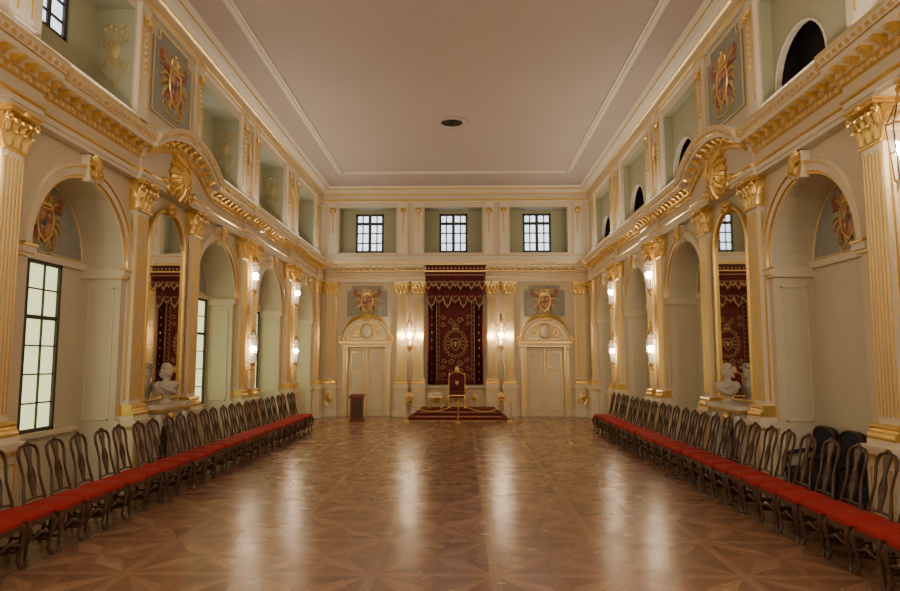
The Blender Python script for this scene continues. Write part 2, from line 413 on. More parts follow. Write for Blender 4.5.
mb=MB()
mb.box(-.17,.17,-.07,0,0,2.0,cream2); mb.box(-.19,.19,-.09,0,0,.1,cream2); mb.box(-.19,.19,-.09,0,1.9,2.0,goldp)
mb.box(-.13,-.118,-.085,-.06,.2,1.78,gold); mb.box(.118,.13,-.085,-.06,.2,1.78,gold)
cartouche(mb,0,1.62,.22,.24,-.08,gold); drop(mb,0,.8,1.45,-.08,gold,.055)
A0=mb.obj('attic_pilaster',label='short cream attic pilaster with gilded drop ornament',cat='pilaster',group='attic pilasters')
first=True
for side in 'LR':
    for s_ in [6.2,7.2,10.05,12.27,14.95,15.85,18.95,19.85,22.7]:
        loc,rz=place(side,s_,5.86)
        if first: A0.location=loc; A0.rotation_euler=(0,0,rz); first=False
        else: clone(A0,loc,rz)
for s_ in (-4.5,-1.90,-1.34,1.25,1.80,4.5):
    loc,rz=place('B',s_,5.86); clone(A0,loc,rz)

for side,M in (('L',ML),('R',MR)):
    for a in ARCH:
        mb=MB(M)
        n=28
        pf=[(AR,.0),(AR,.04),(AR+.03,.04),(AR+.045,.065),(AR+.14,.065),(AR+.155,.09),(AR+.19,.09),(AR+.20,0)]
        ms=[cream2,gold,gold,cream2,gold,goldp,cream2]
        for k in range(len(pf)-1):
            vs=[];fs=[]
            for i in range(n+1):
                t=pi*i/n
                for q in (pf[k],pf[k+1]): vs.append((a+q[0]*math.cos(t),-q[1],SPR+q[0]*math.sin(t)))
            for i in range(n): fs.append((2*i,2*i+1,2*i+3,2*i+2))
            mb.add(vs,fs,ms[k])
        mb.obj(trimname(),kind='structure',smooth=False)
        mb=MB(M)
        for sg_ in (-1,1):
            x0,x1=sorted((a+sg_*(AR-.05),a+sg_*(AR+.2)))
            xa,xb=(a-AR,a-AR+.05) if sg_<0 else (a+AR-.05,a+AR)
            for z0,z1,e,m in ((3.24,3.28,.04,goldp),(3.28,3.36,.07,cream2),(3.36,3.39,.09,gold)):
                mb.box(x0,x1,-e,.0,z0,z1,m)
                mb.box(xa,xb,0,T,z0,z1,cream2)
            mb.box(xa,xb,-.04,.1,0,.9,cream2)
            xr0,xr1=(a-AR,a-AR+.02) if sg_<0 else (a+AR-.02,a+AR)
            for q in ((.1,.12,1.1,3.1),(T-.12,T-.10,1.1,3.1),(.1,T-.1,1.1,1.12),(.1,T-.1,3.08,3.1)): mb.box(xr0,xr1,q[0],q[1],q[2],q[3],cream2)
        mb.box(a-AR,a+AR,T-.05,T,3.36,3.46,cream2)
        mb.obj(trimname(),kind='structure',smooth=False)
mb=MB(); mb.prism([(-.09,-.16),(.09,-.16),(.13,.2),(-.13,.2)],'y',-.12,0,cream2); cartouche(mb,0,.02,.32,.4,-.13,gold)
K0=mb.obj('keystone_ornament',label='gilded shell cartouche on the arch keystone',cat='ornament',group='arch keystone ornaments'); first=True
for side in 'LR':
    for a in ARCH:
        loc,rz=place(side,a,SPR+AR+.13)
        if first: K0.location=loc; K0.rotation_euler=(0,0,rz); first=False
        else: clone(K0,loc,rz)
mb=MB()
mb.ell((0,-.24,.06),(.34,.12,.36),gold,20,10)
for k in range(16):
    a=2*pi*k/16
    mb.tube([(.16*math.cos(a),-.36,.06+.17*math.sin(a)),(.30*math.cos(a),-.30,.06+.32*math.sin(a)),(.40*math.cos(a),-.22,.06+.42*math.sin(a))],[.015,.035,.045],gold,5)
mb.tube([(.17*math.cos(2*pi*i/20),-.355,.06+.19*math.sin(2*pi*i/20)) for i in range(20)],.022,gold,6,True)
for sg_ in (-1,1):
    spiral(mb,sg_*.40,-.22,-.24,.16,1.3,sg_,gold,.035,pi/2)
    mb.tube([(sg_*.35,-.22,-.2),(sg_*.58,-.23,-.12),(sg_*.76,-.22,-.2),(sg_*.92,-.21,-.16)],[.04,.045,.03,.012],gold,6)
mb.box(-.25,.25,-.22,-.1,-.25,.3,cream2)
C0=mb.obj('pediment_cartouche',label='large gilded oval shell cartouche under the curved pediment',cat='ornament',group='pediment cartouches')
l,rz=place('L',MIRS,5.16); C0.location=l; C0.rotation_euler=(0,0,rz); l,rz=place('R',MIRS,5.16); clone(C0,l,rz)
mb=MB()
for sg_ in (-1,1):
    spiral(mb,sg_*.15,.2,-.012,.10,1.2,sg_,relief,.014); spiral(mb,sg_*.12,-.15,-.012,.09,1.2,-sg_,relief,.014)
    mb.tube([(0,-.01,-.5),(sg_*.18,-.01,-.3),(sg_*.07,-.01,0),(sg_*.2,-.01,.35)],.014,relief,5)
mb.ell((0,-.01,.05),(.09,.025,.14),relief); mb.tube([(0,-.01,-.55),(0,-.01,.5)],.014,relief,5)
for k in range(5): mb.ell((-.18+.09*k,-.01,.42+.05*math.sin(k*1.6)),(.045,.02,.04),relief,8,4)
N0=mb.obj('gilded_relief',label='faded gilded relief ornament on green plaster niche side',cat='ornament',group='niche reliefs'); first=True
for a in ARCH[:3]:
    l=(-(W+.30),a+1.1,6.85)
    if first: N0.location=l; first=False
    else: clone(N0,l,0)

# ---------------------------------------------------------------- coat of arms panels
def crest(w,h,loc,rz,lab,arched=False,grp=None):
    r=root('coat_of_arms_panel',lab,'painting',loc,rz,grp)
    if arched: outl=[(w/2*math.cos(pi-pi*i/16),-h/2+ h*math.sin(pi-pi*i/16)) for i in range(17)]
    else:
        c_=.12*w; outl=[(-w/2,-h/2),(w/2,-h/2),(w/2,h/2-c_),(w/2-c_,h/2-c_),(w/2-c_,h/2),(-w/2+c_,h/2),(-w/2+c_,h/2-c_),(-w/2,h/2-c_)]
    mb=MB(); mb.prism(outl,'y',-.03,0,panelbg); mb.obj('panel_field',r,smooth=False)
    mb=MB(); mb.tube([(p[0],-.035,p[1]) for p in outl],.016,goldp,6,True); mb.obj('frame',r)
    k=(min(w,h*1.2) if not arched else min(w*.75,h*1.15)); cz=-.04*h if not arched else -.08*h
    mb=MB()
    for sg_ in (-1,1):
        for i in range(8):
            a=math.radians(72-20*i); rr=.42-.015*i
            mb.tube([(sg_*.10*k*math.cos(a),-.038,cz+.05*k+.10*k*math.sin(a)),(sg_*.26*k*math.cos(a),-.045,cz+.04*k+.26*k*math.sin(a)),(sg_*rr*k*math.cos(a-.15),-.038,cz+rr*k*math.sin(a-.15))],[.018*k,.030*k,.009*k],(orangep,relief,redp,relief)[i%4],5)
        spiral(mb,sg_*.2*k,cz-.26*k,-.035,.08*k,1.2,sg_,relief,.014*k)
        mb.tube([(-sg_*.2*k,-.033,cz-.40*k),(sg_*.3*k,-.033,cz+.40*k)],.005*k+.003,relief,5)
        mb.prism([(sg_*.28*k,cz+.38*k),(sg_*.38*k,cz+.30*k),(sg_*.35*k,cz+.18*k),(sg_*.22*k,cz+.24*k)],'y',-.036,-.03,redp)
        mb.tube([(0,-.04,cz-.38*k),(sg_*.15*k,-.045,cz-.36*k),(sg_*.26*k,-.04,cz-.28*k)],[.012*k,.02*k,.008*k],relief,5)
    mb.obj('mantling',r)
    mb=MB(); sh=[(-.13,.17),(.13,.17),(.15,0),(.11,-.15),(0,-.24),(-.11,-.15),(-.15,0)]
    mb.prism([(p[0]*k,cz+p[1]*k) for p in sh],'y',-.07,-.03,redp)
    mb.prism([(-.13*k,cz+.01*k),(-.005*k,cz+.01*k),(-.005*k,cz+.15*k),(-.12*k,cz+.15*k)],'y',-.076,-.07,orangep)
    mb.prism([(.13*k,cz-.01*k),(.005*k,cz-.01*k),(.005*k,cz-.19*k),(.09*k,cz-.13*k)],'y',-.076,-.07,orangep)
    for sx,sz in ((-1,1),(1,1),(-1,-1)):
        mb.ell((sx*.06*k,-.077,cz+sz*.075*k),(.014*k,.008,.035*k),whitep,8,5); mb.tube([(sx*.06*k-.035*k,-.077,cz+sz*.075*k+.02*k),(sx*.06*k,-.078,cz+sz*.075*k-.005*k),(sx*.06*k+.035*k,-.077,cz+sz*.075*k+.02*k)],[.004*k,.011*k,.004*k],whitep,5)
    mb.ell((0,-.08,cz),(.035*k,.010,.045*k),bluep,10,5)
    mb.tube([(p[0]*k,-.07,cz+p[1]*k) for p in sh],.012*k+.003,gold,5,True)
    mb.obj('shield',r)
    mb=MB(); mb.box(-.10*k,.10*k,-.08,-.04,cz+.20*k,cz+.235*k,gold)
    for i in range(5):
        x=(-.09+.045*i)*k; mb.tube([(x,-.06,cz+.23*k),(x*1.2,-.07,cz+.30*k),(x*.5,-.06,cz+.35*k)],.010*k,gold,5)
    mb.ell((0,-.06,cz+.38*k),(.02*k,.02*k,.024*k),gold,8,5); mb.obj('crown',r)
    return r
for side in 'LR':
    l,rz=place(side,MIRS,6.93); crest(1.5,1.5,l,rz,'painted coat of arms with crown on grey-green field, gilt frame',grp='painted armorial panels')
for i,c_ in enumerate(BDOOR):
    l,rz=place('B',c_,4.14); crest(1.5,1.15,l,rz,'small painted coat of arms above the white door',grp='painted armorial panels')
for side in 'LR':
    for a in ARCH:
        l,rz=place(side,a,3.98,-T+.001); crest(1.9,1.0,l,rz,'half-round painted coat of arms inside the arched niche',True,'lunette paintings')

# ---------------------------------------------------------------- windows
wn=[0]
def window(M,x0,x1,z0,z1,y,cols,rows,pane,fr=.06,bar=.015,mull=.035,tr=None):
    wn[0]+=1; mb=MB(M)
    mb.box(x0,x1,y+.03,y+.05,z0,z1,pane)
    for a,b in ((x0,x0+fr),(x1-fr,x1)): mb.box(a,b,y-.01,y+.06,z0,z1,darkfr)
    for a,b in ((z0,z0+fr),(z1-fr,z1)): mb.box(x0,x1,y-.01,y+.06,a,b,darkfr)
    for i in range(1,cols):
        x=x0+(x1-x0)*i/cols; t=mull if (i*2==cols) else bar; mb.box(x-t,x+t,y+.005,y+.055,z0,z1,darkfr)
    for i in range(1,rows):
        z=z0+(z1-z0)*i/rows; t=mull if i==tr else bar; mb.box(x0,x1,y+.01,y+.055,z-t,z+t,darkfr)
    mb.obj('window_%d'%wn[0],kind='structure',smooth=False)
for a in ARCH:
    x0,x1=winrange(a)
    window(ML,x0,x1,1.03,3.36,T-.03,4,6,paneL,.05,.010,.028,4)
    window(ML,a-.42,a+.36,6.65,7.5,T+.03,2,3,paneB,.07,.02,.04)
    mb=MB(ML); mb.box(a-1.0,a+1.0,T-.1,T+.02,.96,1.03,cream2); mb.obj(trimname(),kind='structure',smooth=False)
for c_ in BAT: window(MBk,c_-.53,c_+.53,6.02,7.5,.58,4,4,paneB,.08,.024,.055,3)

# ---------------------------------------------------------------- doors
for i,c_ in enumerate(BDOOR):
    mb=MB(MBk)
    for sg_ in (-1,1):
        x0,x1=sorted((c_+sg_*.005,c_+sg_*.69)); mb.box(x0,x1,.10,.16,.0,2.45,doorp)
        for z0,z1 in ((.18,.75),(.9,1.55),(1.7,2.3)):
            xa,xb=x0+.11,x1-.11
            mb.box(xa+.04,xb-.04,.085,.10,z0+.04,z1-.04,doorp)
            for q in ((xa,xb,z0,z0+.022),(xa,xb,z1-.022,z1),(xa,xa+.022,z0,z1),(xb-.022,xb,z0,z1)): mb.box(q[0],q[1],.08,.10,q[2],q[3],gold)
    mb.box(c_-.016,c_+.016,.075,.1,0,2.45,gold)
    mb.ell((c_+.06,.06,1.05),(.025,.04,.025),gold)
    mb.obj('door_%d'%(i+1),kind='structure',smooth=False)
    mb=MB(MBk)
    for sg_ in (-1,1):
        x0,x1=sorted((c_+sg_*.7,c_+sg_*.88)); mb.box(x0,x1,-.1,0,0,2.5,cream2)
        xm=c_+sg_*.80; mb.box(xm-.025,xm+.025,-.115,-.1,.3,2.3,gold)
        x0,x1=sorted((c_+sg_*.68,c_+sg_*.715)); mb.box(x0,x1,-.12,0,0,2.5,gold)
    mb.box(c_-.9,c_+.9,-.13,0,2.47,2.51,gold); mb.box(c_-.94,c_+.94,-.17,0,2.51,2.6,cream2); mb.box(c_-.97,c_+.97,-.2,0,2.6,2.65,gold)
    n=20; rx,rh=.86,.86
    outl=[(c_+rx*math.cos(pi*k/n),2.65+rh*math.sin(pi*k/n)) for k in range(n+1)]
    mb.prism(outl,'y',-.06,0,cream2)
    mb.tube([(p[0],-.07,p[1]) for p in outl],.05,cream2,8)
    mb.tube([(c_+(p[0]-c_)*1.05,-.09,2.65+(p[1]-2.65)*1.05) for p in outl],.035,gold,6)
    mb.tube([(c_+(p[0]-c_)*.84,-.07,2.65+(p[1]-2.65)*.84) for p in outl],.022,gold,5)
    # carved oval cartouche with scrolls and foliage
    mb.ell((c_,-.08,3.04),(.20,.07,.24),cream2,16,8)
    mb.tube([(c_+.21*math.cos(2*pi*k/18),-.1,3.04+.26*math.sin(2*pi*k/18)) for k in range(18)],.028,gold,6,True)
    for sg_ in (-1,1):
        spiral(mb,c_+sg_*.42,2.98,-.07,.15,1.4,sg_,gold,.028,pi/2); spiral(mb,c_+sg_*.30,3.26,-.07,.09,1.3,-sg_,gold,.022,0)
        mb.tube([(c_+sg_*.2,-.07,2.76),(c_+sg_*.42,-.09,2.72),(c_+sg_*.66,-.07,2.80)],[.02,.035,.012],gold,5)
    cartouche(mb,c_,3.54,.36,.34,-.12,gold)
    for sg_ in (-1,1):
        spiral(mb,c_+sg_*.9,2.76,-.12,.1,1.3,-sg_,gold,.026,pi/2)
        mb.tube([(c_+sg_*.2,-.1,3.62),(c_+sg_*.5,-.1,3.5),(c_+sg_*.72,-.1,3.28)],[.03,.045,.015],gold,6)
    mb.obj(trimname(),kind='structure')
def panelbox(mb,x0,x1,z0,z1,y=0,orn_=True,t=.02):
    for q in ((x0,x1,z0,z0+t),(x0,x1,z1-t,z1),(x0,x0+t,z0,z1),(x1-t,x1,z0,z1)): mb.box(q[0],q[1],y-.03,y,q[2],q[3],gold)
    if orn_: cartouche(mb,(x0+x1)/2,(z0+z1)/2,min(.35,(x1-x0)*.4),(z1-z0)*.6,y-.02,gold)
mb=MB(MBk)
for a,b in [(-4.2,-4.1),(-2.3,-2.21),(-1.0,1.04),(2.25,2.35),(4.16,4.23)]: mb.box(a,b,-.1,0,1.0,1.09,cream2)
for a,b in ((-.95,-.35),(-.3,.35),(.4,1.0)): panelbox(mb,a,b,.32,.9)
for x in (-1.61,1.65): cartouche(mb,x,.65,.34,.42,-.29,gold)
for x in (-4.5,4.52): cartouche(mb,x,.62,.3,.42,-.26,gold)
mb.obj(trimname(),kind='structure')
mb=MB(MBk)
for a,b in ((-W,-4.1),(-2.3,2.35),(4.16,W)): mb.box(a,b,-.04,0,0,.16,cream2); mb.box(a,b,-.045,0,.16,.18,gold)
mb.obj('baseboard_back',kind='structure',smooth=False)
for nm,M in (('left',ML),('right',MR)):
    mb=MB(M); edges=[Y0]
    for a in ARCH: edges+=[a-AR,a+AR]
    edges.append(D-.04)
    for i in range(0,len(edges),2):
        a,b=edges[i],edges[i+1]
        if b-a>.05: mb.box(a,b,-.04,0,0,.16,cream2); mb.box(a,b,-.06,0,1.0,1.09,cream2); mb.box(a,b,-.045,0,.16,.18,gold)
    for a in ARCH: mb.box(a-AR,a+AR,T-.03,T,0,.14,cream2)
    mb.obj('baseboard_'+nm,kind='structure',smooth=False)
for M in (ML,MR):
    mb=MB(M)
    for c_ in GRP:
        panelbox(mb,c_-.17,c_+.17,1.3,4.6,0,False); cartouche(mb,c_,3.2,.26,.4,-.03,gold)
    mb.obj(trimname(),kind='structure')
    mb=MB(M)
    for c_ in GRP[1:]: panelbox(mb,c_-.24,c_+.24,6.05,7.6,0,True)
    mb.obj(trimname(),kind='structure')

# ---------------------------------------------------------------- mirrors + mantels
def make_mirror():
    r=root('arched_mirror','tall arched mirror in a gilded frame between pilasters','mirror')
    w=.66; zs=3.95; z0=1.34
    pts=[(-w,z0)]+arcpts(0,w,zs,20)+[(w,z0)]
    mb=MB(); mb.prism(pts,'y',-.045,-.005,mirr); mb.obj('glass',r,smooth=False)
    mb=MB(); mb.tube([(p[0]*1.03,-.06,p[1]) for p in pts],.035,gold,8,True)
    cartouche(mb,0,zs+w+.02,.30,.24,-.09,gold)
    mb.obj('frame',r); return r
def make_mantel():
    r=root('marble_mantelpiece','white marble mantel shelf with gilt trim below the mirror','mantelpiece')
    mb=MB(); mb.prism([(-.72,-.0),(.72,0),(.72,-.28),(.6,-.36),(.3,-.36),(.25,-.32),(-.25,-.32),(-.3,-.36),(-.6,-.36),(-.72,-.28)],'z',1.2,1.27,marble)
    mb.box(-.66,.66,-.29,0,1.15,1.2,gold); mb.obj('shelf',r)
    mb=MB(); mb.box(-.62,-.36,-.2,0,0,1.15,marble); mb.box(.36,.62,-.2,0,0,1.15,marble); mb.box(-.36,.36,-.2,0,.9,1.15,marble)
    mb.box(-.36,.36,-.03,0,0,.9,iron)
    cartouche(mb,0,1.02,.3,.2,-.21,gold)
    for sg_ in (-1,1):
        mb.tube([(sg_*.49,-.22,.1),(sg_*.49,-.21,.6),(sg_*.49,-.26,.95),(sg_*.49,-.24,1.1)],[.06,.05,.07,.05],marble,8); drop(mb,sg_*.49,.5,.9,-.27,gold,.05)
    mb.obj('surround',r); return r
def make_bust():
    r=root('portrait_bust','white plaster portrait bust of a curly-haired man on a round socle','sculpture')
    mb=MB(); mb.lathe([(.11,0),(.115,.02),(.09,.04),(.055,.07),(.05,.10),(.075,.13),(.06,.15)],(0,0,0),plaster,20); mb.obj('socle',r)
    mb=MB(); m=plaster
    mb.ell((0,0,.26),(.20,.11,.13),m,16,10); mb.ell((-.15,0,.30),(.09,.08,.08),m,12,8); mb.ell((.15,0,.30),(.09,.08,.08),m,12,8)
    mb.ell((0,0,.19),(.10,.08,.08),m,12,8)
    mb.tube([(0,.01,.3),(0,0,.42),(0,-.01,.5)],[.075,.058,.06],m,12)
    mb.ell((0,-.01,.54),(.075,.095,.115),m,16,12)
    mb.ell((0,-.085,.50),(.045,.03,.05),m,10,8)
    mb.tube([(0,-.098,.57),(0,-.122,.525),(0,-.105,.515)],[.008,.016,.012],m,8)
    for sg_ in (-1,1):
        mb.ell((sg_*.03,-.098,.562),(.016,.010,.009),m,8,6); mb.ell((sg_*.078,0,.535),(.012,.025,.03),m,8,6)
        mb.tube([(sg_*.012,-.103,.585),(sg_*.05,-.09,.583)],.009,m,6)
    mb.ell((0,-.105,.49),(.024,.012,.007),m,8,6)
    for k in range(26):
        a=random.uniform(0,2*pi); e=random.uniform(.15,1.4)
        x=.08*math.cos(a)*math.cos(e); y=.095*math.sin(a)*math.cos(e)+.015; z=.575+.09*math.sin(e)
        if y<-.05 and z<.62: continue
        mb.ell((x,y,z),(.026,.026,.024),m,8,6)
    for k in range(8):
        for sg_ in (-1,1): mb.ell((sg_*random.uniform(.06,.09),random.uniform(.02,.06),random.uniform(.44,.56)),(.024,.028,.03),m,8,6)
    mb.tube([(-.2,-.06,.33),(-.08,-.12,.24),(.05,-.125,.2),(.15,-.1,.17)],[.03,.028,.03,.02],m,8)
    mb.tube([(.2,-.05,.34),(.08,-.11,.30),(-.02,-.125,.22)],[.025,.025,.02],m,8)
    o=mb.obj('bust',r); rm=o.modifiers.new('remesh','REMESH'); rm.mode='VOXEL'; rm.voxel_size=.009; rm.use_smooth_shade=True
    return r
m0=make_mirror(); l,rz=place('L',MIRS); m0.location=l; m0.rotation_euler=(0,0,rz); l,rz=place('R',MIRS); clone(m0,l,rz)
m0=make_mantel(); l,rz=place('L',MIRS); m0.location=l; m0.rotation_euler=(0,0,rz); l,rz=place('R',MIRS); clone(m0,l,rz)
m0=make_bust(); l,rz=place('L',11.0,1.27,.22); m0.location=l; m0.rotation_euler=(0,0,rz-.5); l,rz=place('R',11.1,1.27,.22); clone(m0,l,rz+.5)

# ---------------------------------------------------------------- lanterns
def make_lantern():
    r=root('candle_lantern','gilded glass wall lantern with lit candle bulbs','lantern',group='gilded candle lanterns',sc=(.82,.86,1.26))
    cy=-.28
    mb=MB(); mb.ell((0,-.03,-.1),(.06,.03,.22),gold); cartouche(mb,0,-.28,.2,.24,-.03,gold)
    mb.tube([(0,-.03,-.25),(0,-.15,-.42),(0,cy,-.40),(0,cy,-.32)],[.018,.022,.018,.015],gold,8)
    mb.tube([(0,-.03,.05),(0,-.1,.22),(0,cy,.42)],[.012,.012,.010],gold,6)
    mb.obj('bracket',r)
    mb=MB()
    for k in range(6):
        a=k*pi/3; c_,s_=math.cos(a),math.sin(a)
        mb.tube([(.085*c_,cy+.085*s_,-.30),(.145*c_,cy+.145*s_,.16),(.10*c_,cy+.10*s_,.22),(.03*c_,cy+.03*s_,.34),(0,cy,.40)],.008,iron,5)
        mb.ell((.15*c_,cy+.15*s_,.2),(.014,.014,.03),gold,6,4)
        mb.ell((.12*c_,cy+.12*s_,-.34),(.012,.012,.035),whitep,6,4)
    mb.tube([(.145*math.cos(a),cy+.145*math.sin(a),.16) for a in [i*pi/3 for i in range(6)]],.010,gold,5,True)
    mb.tube([(.085*math.cos(a),cy+.085*math.sin(a),-.30) for a in [i*pi/3 for i in range(6)]],.010,gold,5,True)
    mb.tube([(.115*math.cos(a),cy+.115*math.sin(a),-.07) for a in [i*pi/3 for i in range(6)]],.006,iron,5,True)
    mb.lathe([(.02,-.42),(.035,-.39),(.02,-.36),(.08,-.32),(.085,-.30)],(0,cy,0),gold,10)
    mb.lathe([(.05,.33),(.03,.37),(.015,.42),(.035,.45),(.01,.49)],(0,cy,0),gold,10)
    mb.obj('cage',r)
    mb=MB(); mb.loft([[(q*math.cos(i*pi/3),cy+q*math.sin(i*pi/3),z) for i in range(6)] for q,z in ((.082,-.29),(.14,.155),(.09,.23))],glass,cap=False); mb.obj('glass',r,smooth=False)
    for k in range(3):
        a=k*2*pi/3+.5; x,y=.045*math.cos(a),cy+.045*math.sin(a)
        mb=MB(); mb.tube([(x*.8,cy+(y-cy)*.8,-.29),(x,y,-.10)],[.008,.010],whitep,8); mb.ell((x,y,-.03),(.019,.018,.06),bulbm,8,6); mb.obj('candle_bulb',r)
    return r
L0=make_lantern(); first=True
spots=[]
for side in 'LR':
    for s_ in (-2.4,2.0)+tuple(GRP):  # first two positions are unseen lanterns, added as fill for the hall
        for z in (4.05,2.3):
            if s_==GRP[0] and z<3: continue
            if s_==GRP[0]: spots.append((side,6.46,z+.12))
            else: spots.append((side,s_,z))
for s_ in (-1.61,1.65): spots.append(('B',s_,2.93))
for sd,s_,z in spots:
    l,rz=place(sd,s_,z)
    if first: L0.location=l; L0.rotation_euler=(0,0,rz); first=False
    else:
        c=clone(L0,l,rz)
        if sd=='B': c.scale=(1.25,1.25,1.5)

# ---------------------------------------------------------------- throne canopy
r=root('throne_canopy','crimson velvet canopy with embroidered hangings and scalloped valance','canopy',(.02,D,0))
hw=1.0
mb=MB()
mb.box(-hw+.03,hw-.03,-.03,-.0,1.15,4.8,redv)
mb.box(-hw+.03,hw-.03,-.08,-.0,1.12,1.2,redv)
def ring(cx,cz,rx,rz_,t,y=-.045): mb.tube([(cx+rx*math.cos(2*pi*i/24),y,cz+rz_*math.sin(2*pi*i/24)) for i in range(24)],t,silver,5,True)
# round wreath of leaves around a crowned eagle shield
for k in range(22):
    a=2*pi*k/22
    mb.tube([(.40*math.cos(a),-.04,2.6+.48*math.sin(a)),(.44*math.cos(a+.13),-.05,2.6+.53*math.sin(a+.13)),(.40*math.cos(a+.25),-.04,2.6+.48*math.sin(a+.25))],[.006,.02,.006],silver,4)
ring(0,2.6,.36,.44,.010)
sh=[(-.13,2.76),(.13,2.76),(.15,2.6),(.09,2.42),(0,2.34),(-.09,2.42),(-.15,2.6)]
mb.tube([(p[0],-.05,p[1]) for p in sh],.014,silver,5,True)
mb.ell((0,-.045,2.57),(.04,.012,.10),silver,8,5)
for sg_ in (-1,1):
    mb.tube([(sg_*.03,-.05,2.6),(sg_*.08,-.05,2.68),(sg_*.10,-.045,2.54)],[.01,.022,.006],silver,5)
    for i in range(4):
        a=math.radians(50-32*i)
        mb.tube([(sg_*(.17),-.04,2.6+.12*math.sin(a)),(sg_*(.17+.14*math.cos(a)),-.04,2.6+.28*math.sin(a))],[.008,.016],silver,5)
    spiral(mb,sg_*.16,1.92,-.04,.12,1.3,-sg_,silver,.013); spiral(mb,sg_*.42,1.98,-.04,.10,1.2,sg_,silver,.012)
    for z in (1.45,1.72,3.3,3.55): spiral(mb,sg_*.46,z,-.04,.10,1.2,sg_*(1 if z>2.4 else -1),silver,.011)
    spiral(mb,sg_*.16,3.42,-.04,.12,1.3,sg_,silver,.012); spiral(mb,sg_*.15,1.58,-.04,.12,1.3,sg_,silver,.012)
    for z in [1.35+.16*k for k in range(18)]: mb.ell((sg_*.64,-.04,z),(.014,.010,.032),silver,6,4)
    mb.tube([(sg_*.59,-.035,1.25),(sg_*.59,-.035,4.1)],.007,silver,4)
mb.box(-.11,.11,-.05,-.03,3.10,3.14,silver)
for k in range(5): mb.tube([(-.10+.05*k,-.04,3.14),((-.10+.05*k)*1.25,-.04,3.23),((-.10+.05*k)*.5,-.04,3.29)],.010,silver,4)
mb.ell((0,-.04,3.31),(.022,.012,.026),silver,8,4)
for k in range(13): mb.ell((-.6+.1*k,-.04,1.30),(.024,.010,.014),silver,6,4)
mb.obj('back_cloth',r,smooth=False)
for sg_ in (-1,1):
    mb=MB(); rings=[]
    for zi in range(9):
        z=1.16+(4.75-1.16)*zi/8; x0,x1=.68,hw
        ring_=[(sg_*(x0+(x1-x0)*i/24),-.17-.07*math.sin(i*1.55)*(1-.3*zi/8),z) for i in range(25)]
        ring_+=[(sg_*(x1-(x1-x0)*i/24),-.05,z) for i in range(25)]
        rings.append(ring_)
    mb.loft(rings,redv)
    for z in [1.3+.28*k for k in range(12)]: mb.ell((sg_*.84,-.23,z),(.02,.012,.03),silver,6,4)
    mb.tube([(sg_*.68,-.2,1.18),(sg_*.68,-.2,4.7)],.010,silver,5)
    mb.obj('curtain',r,ang=60)
mb=MB(); mb.box(-hw-.08,hw+.08,-.72,0,5.02,5.12,redv); mb.box(-hw-.11,hw+.11,-.76,0,5.12,5.16,gold)
mb.box(-hw-.03,hw+.03,-.66,0,5.16,5.34,redv); mb.box(-hw-.10,hw+.10,-.74,0,5.34,5.37,iron); mb.box(-hw-.12,hw+.12,-.77,0,5.37,5.40,gold)
for k in range(-7,8): mb.ell((k*.135,-.67,5.25),(.03,.02,.04),silver,8,4)
mb.obj('tester',r)
def valance(z1,drop_,n,y,hw_):
    mb=MB(); low=[]
    for k in range(n):
        x0=-hw_+2*hw_*k/n; w=2*hw_/n; d=drop_*(1 if k%2==0 else .8)
        for i in range(9):
            a=pi*i/8; low.append((x0+w/2-w/2*math.cos(a),z1-drop_*.55-(d-drop_*.55)*math.sin(a)))
    vs=[];fs=[]
    for i,p in enumerate(low):
        yy=y-.05*math.sin(pi*(i%9)/8)
        vs+=[(p[0],y,z1),(p[0],yy,p[1]),(p[0],y+.02,z1),(p[0],yy+.02,p[1])]
    for i in range(len(low)-1): b=4*i; fs+=[(b,b+1,b+5,b+4),(b+2,b+6,b+7,b+3),(b+1,b+3,b+7,b+5)]
    mb.add(vs,fs,redv)
    mb.tube([(p[0],y-.01-.05*math.sin(pi*(i%9)/8),p[1]) for i,p in enumerate(low)],.014,silver,5)
    for i,p in enumerate(low):    # fringe
        mb.tube([(p[0],y-.01-.05*math.sin(pi*(i%9)/8),p[1]),(p[0],y-.01-.05*math.sin(pi*(i%9)/8),p[1]-.06)],.006,silver,4)
    for k in range(n):
        x=-hw_+2*hw_*(k+.5)/n; w=2*hw_/n
        for q in (.28,.42):
            mb.tube([(x-w*.45,y-.012,z1-drop_*(q-.12)),(x,y-.05,z1-drop_*q),(x+w*.45,y-.012,z1-drop_*(q-.12))],[.008,.02,.008],redv,5)
        for sg_ in (-1,1): spiral(mb,x+sg_*.035,z1-drop_*.58,y-.045,.035,1.2,sg_,silver,.006)
        mb.ell((x,y-.03,z1-drop_*(1 if k%2==0 else .8)-.04),(.02,.018,.045),silver,6,4)
    for sg_ in (-1,1): mb.box(sg_*hw_-.01,sg_*hw_+.01,y,0,z1-drop_*.55,z1,redv)
    mb.tube([(-hw_,y-.01,z1-.04),(hw_,y-.01,z1-.04)],.014,silver,5)
    mb.obj('valance',r,ang=60)
valance(5.05,.50,11,-.68,hw+.05); valance(4.72,.78,7,-.38,hw)

